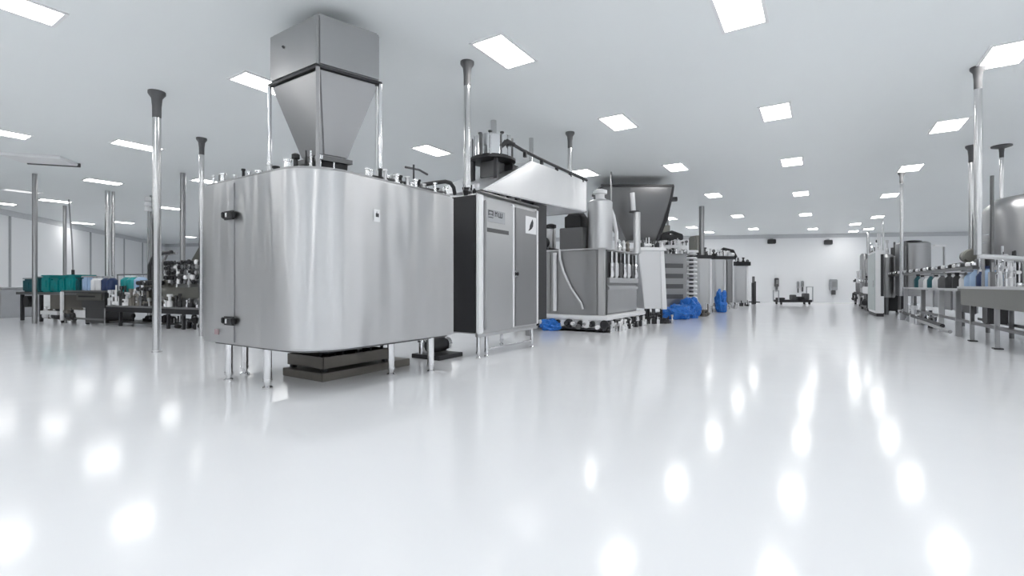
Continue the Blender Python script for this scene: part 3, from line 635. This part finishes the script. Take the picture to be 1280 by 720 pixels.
cyl('floor_pipe', 'grey_steel', W2, (-.5, .3, .18), (3.5, .25, .22), .045)
# rail with rollers
W3 = thing('bottling_rail', 'long upper rail with small rollers running above the bottles', 'conveyor', rw(1.4), RA)
def zr(a): return 1.86
box('rail', 'dark_steel', W3, 0, 13.2, -.06, .06, 1.78, 1.86, .01); box('back_rail', 'pale_steel', W3, 0, 13.2, -.9, -.86, 1.72, 1.84, .01)
for k in range(34): MB().lathe([(.03, 1.86), (.06, 1.88), (.06, 1.94), (.03, 1.97)], (.2+.39*k, 0), 10).build('roller', ('chrome', 'white', 'dark')[k % 3], W3)
for a_ in (1.2, 4.5, 8.5, 12.6): box('post', 'grey_steel', W3, a_-.04, a_+.04, -.9, -.82, 1.3 if a_ < 9 else 0, 1.8, .005)
for a_ in (1.2, 4.5, 8.5, 12.6): box('bracket', 'grey_steel', W3, a_-.03, a_+.03, -.9, .0, 1.74, 1.78, .004)
px_, py_ = at(1222.5, 8.82); v_ = Vector((px_-rw(1.4)[0], py_-rw(1.4)[1], 0)); v_.rotate(Matrix.Rotation(-RA, 3, 'Z'))
MB().tube([(v_.x, v_.y, 1.93), (v_.x+.1, 0, 1.84)], .045).build('side_arm', 'steel', W3)
sw = thing('drive_motor', 'grey and black drive motor standing on the bottling rail', 'motor', (*rw(ra(1192)-.2, -.3), 1.84), RA)
MB().lathe([(.16, -.15), (.19, -.12), (.19, .08), (.16, .1)], (0, .33), 20, 'x').build('drum', 'olive_steel', sw)
MB().lathe([(.13, .1), (.16, .14), (.16, .32), (.08, .36)], (0, .33), 20, 'x').build('motor', 'dark', sw)
box('foot_bracket', 'dark', sw, -.3, .5, -.3, .3, -.02, .15, .02)
MB().lathe([(.1, 0), (.1, .2), (.05, .25)], (-.75, 0), 12).build('sensor', 'mid', sw)
# bottles
def bottle(name, label, px, l, s, mat, capm, cat='bottle', group='bottles on the bottling bench'):
    a = ra(px); x, y = rw(a, l)
    t = thing(name, label, cat, (x, y, 1.36 if a < 2.6 else 1.30), 0, group)
    MB().lathe([(.10*s, 0), (.11*s, .02*s), (.11*s, .26*s), (.08*s, .32*s), (.045*s, .36*s), (.045*s, .40*s)], (0, 0), 16).build('bottle_body', mat, t)
    MB().lathe([(.055*s, .39*s), (.055*s, .45*s)], (0, 0), 12).build('cap', capm, t)
    return t
bl = [(1228, .98, 'lightblue', 'white', 'rightmost pale blue bottle, beside the pipe manifold'), (1218, 1.1, 'lightblue', 'navy', 'pale blue bottle with a dark cap, second from the right'),
      (1210, .95, 'navy', 'white', 'dark blue bottle between the pale blue bottles'), (1204, 1.1, 'lightblue', 'white', 'third pale blue bottle from the right'),
      (1197, 1.1, 'lightblue', 'white', 'leftmost of the pale blue bottles'), (1190, .95, 'white', 'grey', 'white bottle left of the pale blue bottles'),
      (1182, 1.0, 'dark', 'dark', 'right one of the two dark bottles on the bench'), (1173, 1.0, 'dark', 'dark', 'left one of the two dark bottles on the bench'),
      (1165, 1.0, 'mid', 'grey', 'grey bottle just left of the dark pair'), (1158, .95, 'white', 'dark', 'white bottle with a dark cap in the middle of the left half'),
      (1152, 1.0, 'tealdark', 'grey', 'dark green bottle on the far half of the bench'), (1147, .9, 'white', 'white', 'small white bottle on the far half of the bench'),
      (1142, 1.0, 'grey', 'dark', 'grey bottle near the pale column cabinet'), (1137, 1.1, 'tealdark', 'dark', 'farthest dark green bottle near the pale column cabinet')]
for px, s, m1, m2, l in bl: bottle('bottle', l, px, -.25, s, m1, m2)
# column cabinet
a_ = ra(1119); x, y = rw(a_, .55)
cc = thing('column_cabinet', 'tall pale green-grey column cabinet in the right-hand line', 'cabinet', (x, y), RA)
M['palegreen'] = plain('pale_green_grey', (.50, .55, .54), .4)
box('body', 'white', cc, -.1, 2.3, -.15, .15, .14, hz(313, y), .02); box('side_panel', 'dark', cc, -.11, -.1, -.14, -.03, .9, hz(318, y), .004)
box('door', 'palegreen', cc, -.06, 2.26, .15, .18, .25, hz(316, y), .01); cyl('door_handle', 'chrome', cc, (.2, .2, 1.3), (.2, .2, 1.6), .015)
box('base', 'dark', cc, -.1, 2.3, -.14, .12, 0, .14, .01); clutter(cc, 6, -.1, 2.2, -.1, .1, hz(313, y), .15, .6, 51, (.05, .1))
cyl('mast', 'pale_steel', cc, (1.0, -.1, hz(313, y)), (1.0, -.1, hz(290, y)), .07)
# cylinder tanks behind
x, y = at(1141, 21.5)
ct = thing('upright_tank', 'upright grey cylinder tank behind the bottling rail, right of the column cabinet', 'tank', (x, y))
MB().lathe([(.55, .9), (.62, 1.0), (.62, hz(305, 21.5)), (.5, hz(303, 21.5))], (0, 0), 28).build('tank_shell', 'grey_steel', ct)
MB().lathe([(.3, hz(304, 21.5)), (.34, hz(302, 21.5)), (.1, hz(301, 21.5))], (-.2, -.2), 20).build('lid', 'dark', ct)
for k in range(3): cyl('leg', 'dark_steel', ct, (.5*math.cos(k*2.09), .5*math.sin(k*2.09), 0), (.5*math.cos(k*2.09), .5*math.sin(k*2.09), 1.05), .05)
cyl('riser', 'dark_steel', ct, (-.62, -.35, .0), (-.62, -.35, hz(303, 21.5)), .05)
# small lamp on thin pole behind
MB().box(-.45, .04, -.06, .06, 3.1, 3.2).build('lamp_arm', 'white', pl_, .01)
# far units of the right line
def far_unit(px, l, w, h, label, seed, mats=('grey_steel', 'dark')):
    a = ra(px); x, y = rw(a, l); t = thing('bottling_unit', label, 'machine', (x, y), RA)
    box('frame', mats[1], t, 0, w, -1.0, 0, .15, .9, .02); box('housing', mats[0], t, .1, w-.1, -.9, -.1, .9, h, .03)
    for k in range(4): cyl('leg', 'dark', t, (.1+(w-.2)*(k % 2), -.1-.8*(k//2), 0), (.1+(w-.2)*(k % 2), -.1-.8*(k//2), .2), .06)
    clutter(t, 8, 0, w, -.6, .1, h, .2, .9, seed, (.05, .13)); clutter(t, 6, 0, w, .0, .15, .3, .3, .6, seed+9, (.06, .14), ('dark', 'pale_steel', 'black'), 'nozzle')
    return t
far_unit(1108, .2, 2.2, 1.55, 'dark and steel filling unit immediately beyond the pale column cabinet', 61, ('steel', 'dark'))
t = far_unit(1098, .5, 3.0, 1.3, 'white covered unit in the middle of the far right-hand machines', 62, ('white', 'dark'))
far_unit(1086, .2, 3.5, 1.5, 'grey unit second from the far end of the right-hand line', 63, ('grey_steel', 'dark'))
far_unit(1077, .1, 3.8, 1.6, 'farthest unit of the right-hand line near the back wall', 64, ('mid', 'dark'))
x, y = rw(ra(1082), -.4)
for k, (px, h, r) in enumerate(((1080, 320, .22), (1084, 327, .16), (1090, 324, .25))):
    Z = 30-k*1.5; x, y = at(px, Z); 
    t = thing('upright_cylinder', ['left one of three far upright cylinders on the right-hand line', 'middle slim one of three far upright cylinders on the right-hand line', 'right one of three far upright cylinders on the right-hand line'][k], 'tank', (x, y))
    MB().lathe([(r, 1.2), (r, hz(h, Z)), (r*.6, hz(h, Z)+.15)], (0, 0), 16).build('cylinder', 'grey_steel', t); cyl('stem', 'dark_steel', t, (0, 0, 0), (0, 0, 1.25), .06)
x, y = at(1108, 22.5)
t = thing('filter_column', 'slim steel filter column behind the pale column cabinet', 'column', (x, y))
MB().lathe([(.3, .8), (.34, .9), (.34, hz(322, 22.5)), (.2, hz(318, 22.5))], (0, 0), 20).build('column_shell', 'grey_steel', t); cyl('stem', 'dark_steel', t, (0, 0, 0), (0, 0, .85), .08)
clutter(t, 4, -.3, .6, -.2, .2, hz(320, 22.5), .3, .9, 71, (.05, .1))

# ------------------------------------------------------------------ left-hand line
LA = math.atan2(-.394, .919); LO = (-18.1, 18.3)
def la(px): r = (px-CX)/F; return (18.3*r+18.1)/(.919+.394*r)
def lz(a): return 18.3-.394*a
def lw(a, l=0): return (LO[0]+.919*a+.394*l, LO[1]-.394*a+.919*l)
# teal wrapped crates on a conveyor bench
B1 = thing('crate_conveyor', 'low conveyor frame carrying the teal wrapped crates at the far left', 'conveyor', LO, LA)
box('bed', 'grey_steel', B1, -1.6, 3.4, .0, 1.2, 1.02, 1.12, .01); box('side_plate', 'brown', B1, .9, 3.0, .0, .04, .5, 1.02, .01)
for a_ in (-1.3, .1, 1.6, 3.2):
    for l in (.08, 1.1): box('leg', 'dark', B1, a_-.05, a_+.05, l-.05, l+.05, 0, 1.02, .01)
clutter(B1, 9, .1, 2.4, .0, .4, .1, .2, .7, 81, (.08, .18), ('dark', 'white', 'brown', 'black'), 'drive_part')
MB().lathe([(.22, .02), (.22, .2)], (-.9, .75), 18, 'y').build('drive_wheel', 'black', B1); box('shelf', 'white', B1, .2, 1.4, .0, .5, .28, .42, .01)
tl = [('tealdark', -1.25, -.45), ('tealdark', -.4, .05), ('teal', .12, .75), ('teal', .8, 1.35), ('teal', 1.4, 1.8), ('teal', 1.85, 2.4), ('tealdark', 2.45, 2.8), ('lightblue', 2.85, 3.25)]
tn = ['leftmost dark teal crate on the far-left conveyor', 'second dark teal crate, left of the front pole', 'brightest teal crate right of the front pole', 'teal crate fourth from the left on the conveyor', 'narrow teal crate in the middle of the conveyor', 'teal crate third from the right on the conveyor', 'narrow dark teal crate beside the pale blue one', 'pale blue crate at the right end of the teal row']
for k, (m_, a0, a1) in enumerate(tl):
    h = .50+.05*((k*7) % 3)
    t = thing('wrapped_crate', tn[k], 'crate', (*lw((a0+a1)/2, .35), 1.12), LA, 'wrapped crates on the far-left conveyor'); w = (a1-a0)/2-.01
    box('crate_body', m_, t, -w, w, -.3, .4, 0, h, .05); box('lid', 'grey' if k in (0, 1, 7) else m_, t, -w-.005, w+.005, -.31, .41, h, h+.05, .02)
    MB().box(-w*.5, w*.3, -.32, -.3, h*.3, h*.75).build('front_label', m_, t, .005)
# grey block on the far left
x, y = at(8, 21)
t = thing('grey_counter', 'plain pale grey counter against the left picture edge', 'counter', (x, y), LA)
box('carcass', 'grey', t, -3.0, .9, -.5, .8, .0, 1.22, .02); box('counter_top', 'grey', t, -3.05, .95, -.55, .85, 1.22, 1.29, .01)
# second bench: dark steel box
B2 = thing('steel_bench', 'dark steel bench with drawers between the teal crates and the valve line', 'table', (*lw(la(79)),), LA)
w2 = la(131)-la(79)
box('bench_body', 'dark_steel', B2, 0, w2, .0, 1.0, .58, 1.14, .01); box('bench_top', 'grey_steel', B2, -.05, w2+.05, -.05, 1.05, 1.14, 1.2, .01)
lab(box('front_post', 'white', B2, -.05, .12, -.08, -.02, .1, 1.15, .01), 'white upright at the left end')
box('drawer', 'olive_steel', B2, w2*.35, w2*.95, -.03, 0, .85, 1.10, .02); box('recess', 'black', B2, w2*.40, w2*.8, -.035, -.028, .96, 1.02, .004)
box('cupboard', 'dark_steel', B2, w2*.55, w2, .02, .9, .06, .58, .01)
for (a_, l) in ((.05, .05), (.05, .9), (w2-.05, .05), (w2-.05, .9)): cyl('leg', 'grey_steel', B2, (a_, l, 0), (a_, l, .6), .045)
box('parts_bin', 'white', B2, w2*.18, w2*.5, .05, .5, .22, .52, .01); box('low_shelf', 'grey_steel', B2, 0, w2, .0, .9, .16, .22, .005)
# small goods on the second bench
for k, (px, m_, l_) in enumerate([(92, 'navy', 'dark blue canister at the left end of the steel bench'), (99, 'lightblue', 'pale blue canister on the steel bench'), (106, 'white', 'white canister left of the middle of the steel bench'), (113, 'white', 'second white canister, in the middle of the steel bench'), (121, 'navy', 'navy blue canister, left one of the dark pair'), (128, 'navy', 'navy blue canister, right one of the dark pair')]):
    t = thing('canister', l_, 'canister', (*lw(la(px), .3), 1.2), LA, 'canisters on the steel bench')
    MB().lathe([(.15, 0), (.16, .02), (.16, .36), (.10, .42), (.06, .44)], (0, 0), 16).build('canister_body', m_, t); MB().lathe([(.07, .43), (.07, .5)], (0, 0), 12).build('cap', 'grey', t)
t = thing('guard_rail', 'thin grey guard rail behind the canisters', 'rail', lw(la(95), 1.3), LA)
MB().tube([(0, 0, 0), (0, 0, 1.78), (4.4, 0, 1.78), (4.4, 0, 0)], .03).build('rail_tube', 'grey_steel', t); cyl('middle_post', 'grey_steel', t, (2.2, 0, 0), (2.2, 0, 1.78), .03)
# long black-beam table with valve line
a0, a1 = la(131)+.05, la(262)
B3 = thing('beam_table', 'long table with a heavy black beam under the valve line at the left', 'table', lw(a0), LA); w3 = a1-a0
box('beam', 'black', B3, 0, w3, .0, .15, .48, .64, .01); box('beam', 'black', B3, 0, w3, 1.1, 1.25, .48, .64, .01); box('deck', 'grey_steel', B3, 0, w3, .0, 1.25, .64, .70, .01)
for a_ in (.75, 3.3, 4.05, 5.0):
    for l in (.05, 1.15): box('leg', 'dark', B3, a_-.04, a_+.04, l-.03, l+.05, 0, .5, .005)
box('low_shelf', 'dark_steel', B3, .0, 3.2, .1, 1.0, .10, .15, .005)
clutter(B3, 10, 1.0, 3.1, .2, .7, .15, .12, .32, 91, (.06, .12), ('white', 'pale_steel', 'dark', 'black'), 'stored_part')
clutter(B3, 7, 3.3, 4.4, .2, .6, .0, .3, .5, 92, (.06, .12), ('dark', 'black', 'chrome'), 'hanging_part')
V = thing('valve_line', 'low line of chrome and black valves on the black-beam table', 'machine', (*lw(a0), .70), LA)
box('housing', 'olive_steel', V, 1.6, 3.1, .15, 1.0, 0, .85, .02); box('housing', 'steel', V, .1, 1.6, .3, 1.0, .0, .45, .02)
for r_ in range(2):
    clutter(V, 13, .1, 3.0, .02, .14, .0+.0*r_, .2+.25*r_, .45+.25*r_, 93+r_, (.05, .10), ('white', 'chrome', 'dark', 'pale_steel', 'brown'), 'valve')
for k in range(16):
    MB().lathe([(.06, .02), (.07, .06), (.07, .13)], (1.72+.17*(k % 8), .56+.2*(k//8)), 12, 'y').build('hand_wheel', ('black', 'chrome', 'dark')[k % 3], V)
MB().tube([(1.75, .4, .85), (1.75, .4, 1.35), (1.95, .4, 1.62), (2.4, .4, 1.75), (2.9, .4, 1.78)], .06).build('bent_pipe', 'dark', V)
MB().tube([(2.25, .5, .85), (2.25, .5, 1.4), (2.5, .5, 1.72), (3.0, .5, 1.75)], .045).build('bent_pipe', 'grey_steel', V)
for px, m_, l_ in ((141, 'teal', 'teal canister pair, left one, on the valve line'), (149, 'teal', 'teal canister pair, right one, on the valve line'), (158, 'lightblue', 'pale blue canister right of the teal pair')):
    t = thing('canister', l_, 'canister', (*lw(la(px), .45), 1.15), LA, 'canisters on the valve line')
    MB().lathe([(.18, 0), (.2, .03), (.2, .42), (.12, .5), (.07, .52)], (0, 0), 18).build('canister_body', m_, t); MB().lathe([(.08, .51), (.08, .58)], (0, 0), 12).build('cap', 'white' if m_ == 'teal' else 'grey', t)
# tall valve rack
Vk = thing('valve_rack', 'tall rack of black and chrome knobs beside the big enclosure', 'machine', (*lw(la(196)), .70), LA); wv = la(262)-la(196)
box('back_panel', 'grey_steel', Vk, 0, wv, .3, 1.0, 0, 1.45, .02); box('ledge', 'olive_steel', Vk, .0, wv, .1, .35, .28, .62, .02)
for r_ in range(5):
    for k in range(15):
        q = .045+.045*rnd.random()
        MB().lathe([(q*.5, .3), (q*.5, .24), (q, .22), (q, .17)], (.08+(wv-.15)*k/14+.06*rnd.random(), .76+.155*r_+.05*rnd.random()), 10, 'y').build('knob', ('black', 'chrome', 'dark', 'black', 'pale_steel', 'white')[rnd.randrange(6)], Vk)
for k in range(5): cyl('upright', 'steel', Vk, (.05+wv*k/4.2, .22, 0), (.05+wv*k/4.2, .22, 1.5), .03)
clutter(Vk, 8, 0, wv, .0, .12, 0, .2, .5, 97, (.05, .1), ('chrome', 'white', 'dark'), 'valve')
x, y = lw(la(238), .65)
t = thing('small_hopper', 'olive grey sloping feed hopper on top of the valve rack', 'hopper', (x, y, 2.15), LA)
MB().xprism([(-.55, 0), (1.2, 0), (1.2, .62), (.1, .62), (-.1, .5)], -.3, .3).build('hopper_shell', 'olive_steel', t, .02)
MB().tube([(-.5, 0, .1), (-.25, 0, .35), (.0, 0, .75), (.1, 0, .85)], .09).build('inlet_pipe', 'white', t); MB().tube([(-.7, 0, .0), (-.55, 0, .25), (-.3, 0, .32)], .1).build('elbow', 'dark', t)
MB().tube([(.25, 0, .6), (-.05, 0, 1.0), (-.15, 0, 1.6)], .025).build('stay_wire', 'dark', t)
# gauge on the pole behind
x, y = at(185, 21.2)
t = thing('signal_lamp', 'small white stacked signal lamp beside the big free standing pole', 'lamp', (x, y, 0))
cyl('stem', 'grey_steel', t, (0, 0, 0), (0, 0, hz(264, 21.2)), .03)
for k in range(3): MB().lathe([(.12, hz(264, 21.2)+.22*k), (.14, hz(264, 21.2)+.22*k+.04), (.12, hz(264, 21.2)+.22*k+.18)], (0, 0), 14).build('lens', 'white', t)
# unlit plate on the left ceiling
x, y = at(50, 600*4/(356-197))
t = thing('ceiling_vent', 'unlit pale square plate with a dark rim on the ceiling above the front left pole', 'vent', (x, y, CEIL), .3)
MB().box(-.75, .75, -.5, .5, -.10, 0).build('vent_box', 'white', t, .02); MB().box(-.6, .8, .5, .55, -.13, .0).build('rear_lip', 'mid', t, .01)
# curved thin tube
x, y = at(90, 22.5)
t = thing('bent_tube', 'thin bent dark tube rising behind the canisters to the ceiling', 'tube', (x, y, 1.5))
MB().tube([(.05, 0, -1.5), (.05, 0, .6)], .06).build('lower_tube', 'dark', t); MB().tube([(.05, 0, .6), (0, 0, 2.0), (-.15, 0, 3.9)], .03).build('upper_tube', 'grey_steel', t)
# small black holders
for px, py, k in ((1176, 206, 0), (0, 0, 1)):
    pass

w_ = bpy.data.worlds.new('world'); bpy.context.scene.world = w_; w_.use_nodes = True
w_.node_tree.nodes['Background'].inputs[0].default_value = (.8, .85, .9, 1); w_.node_tree.nodes['Background'].inputs[1].default_value = .3
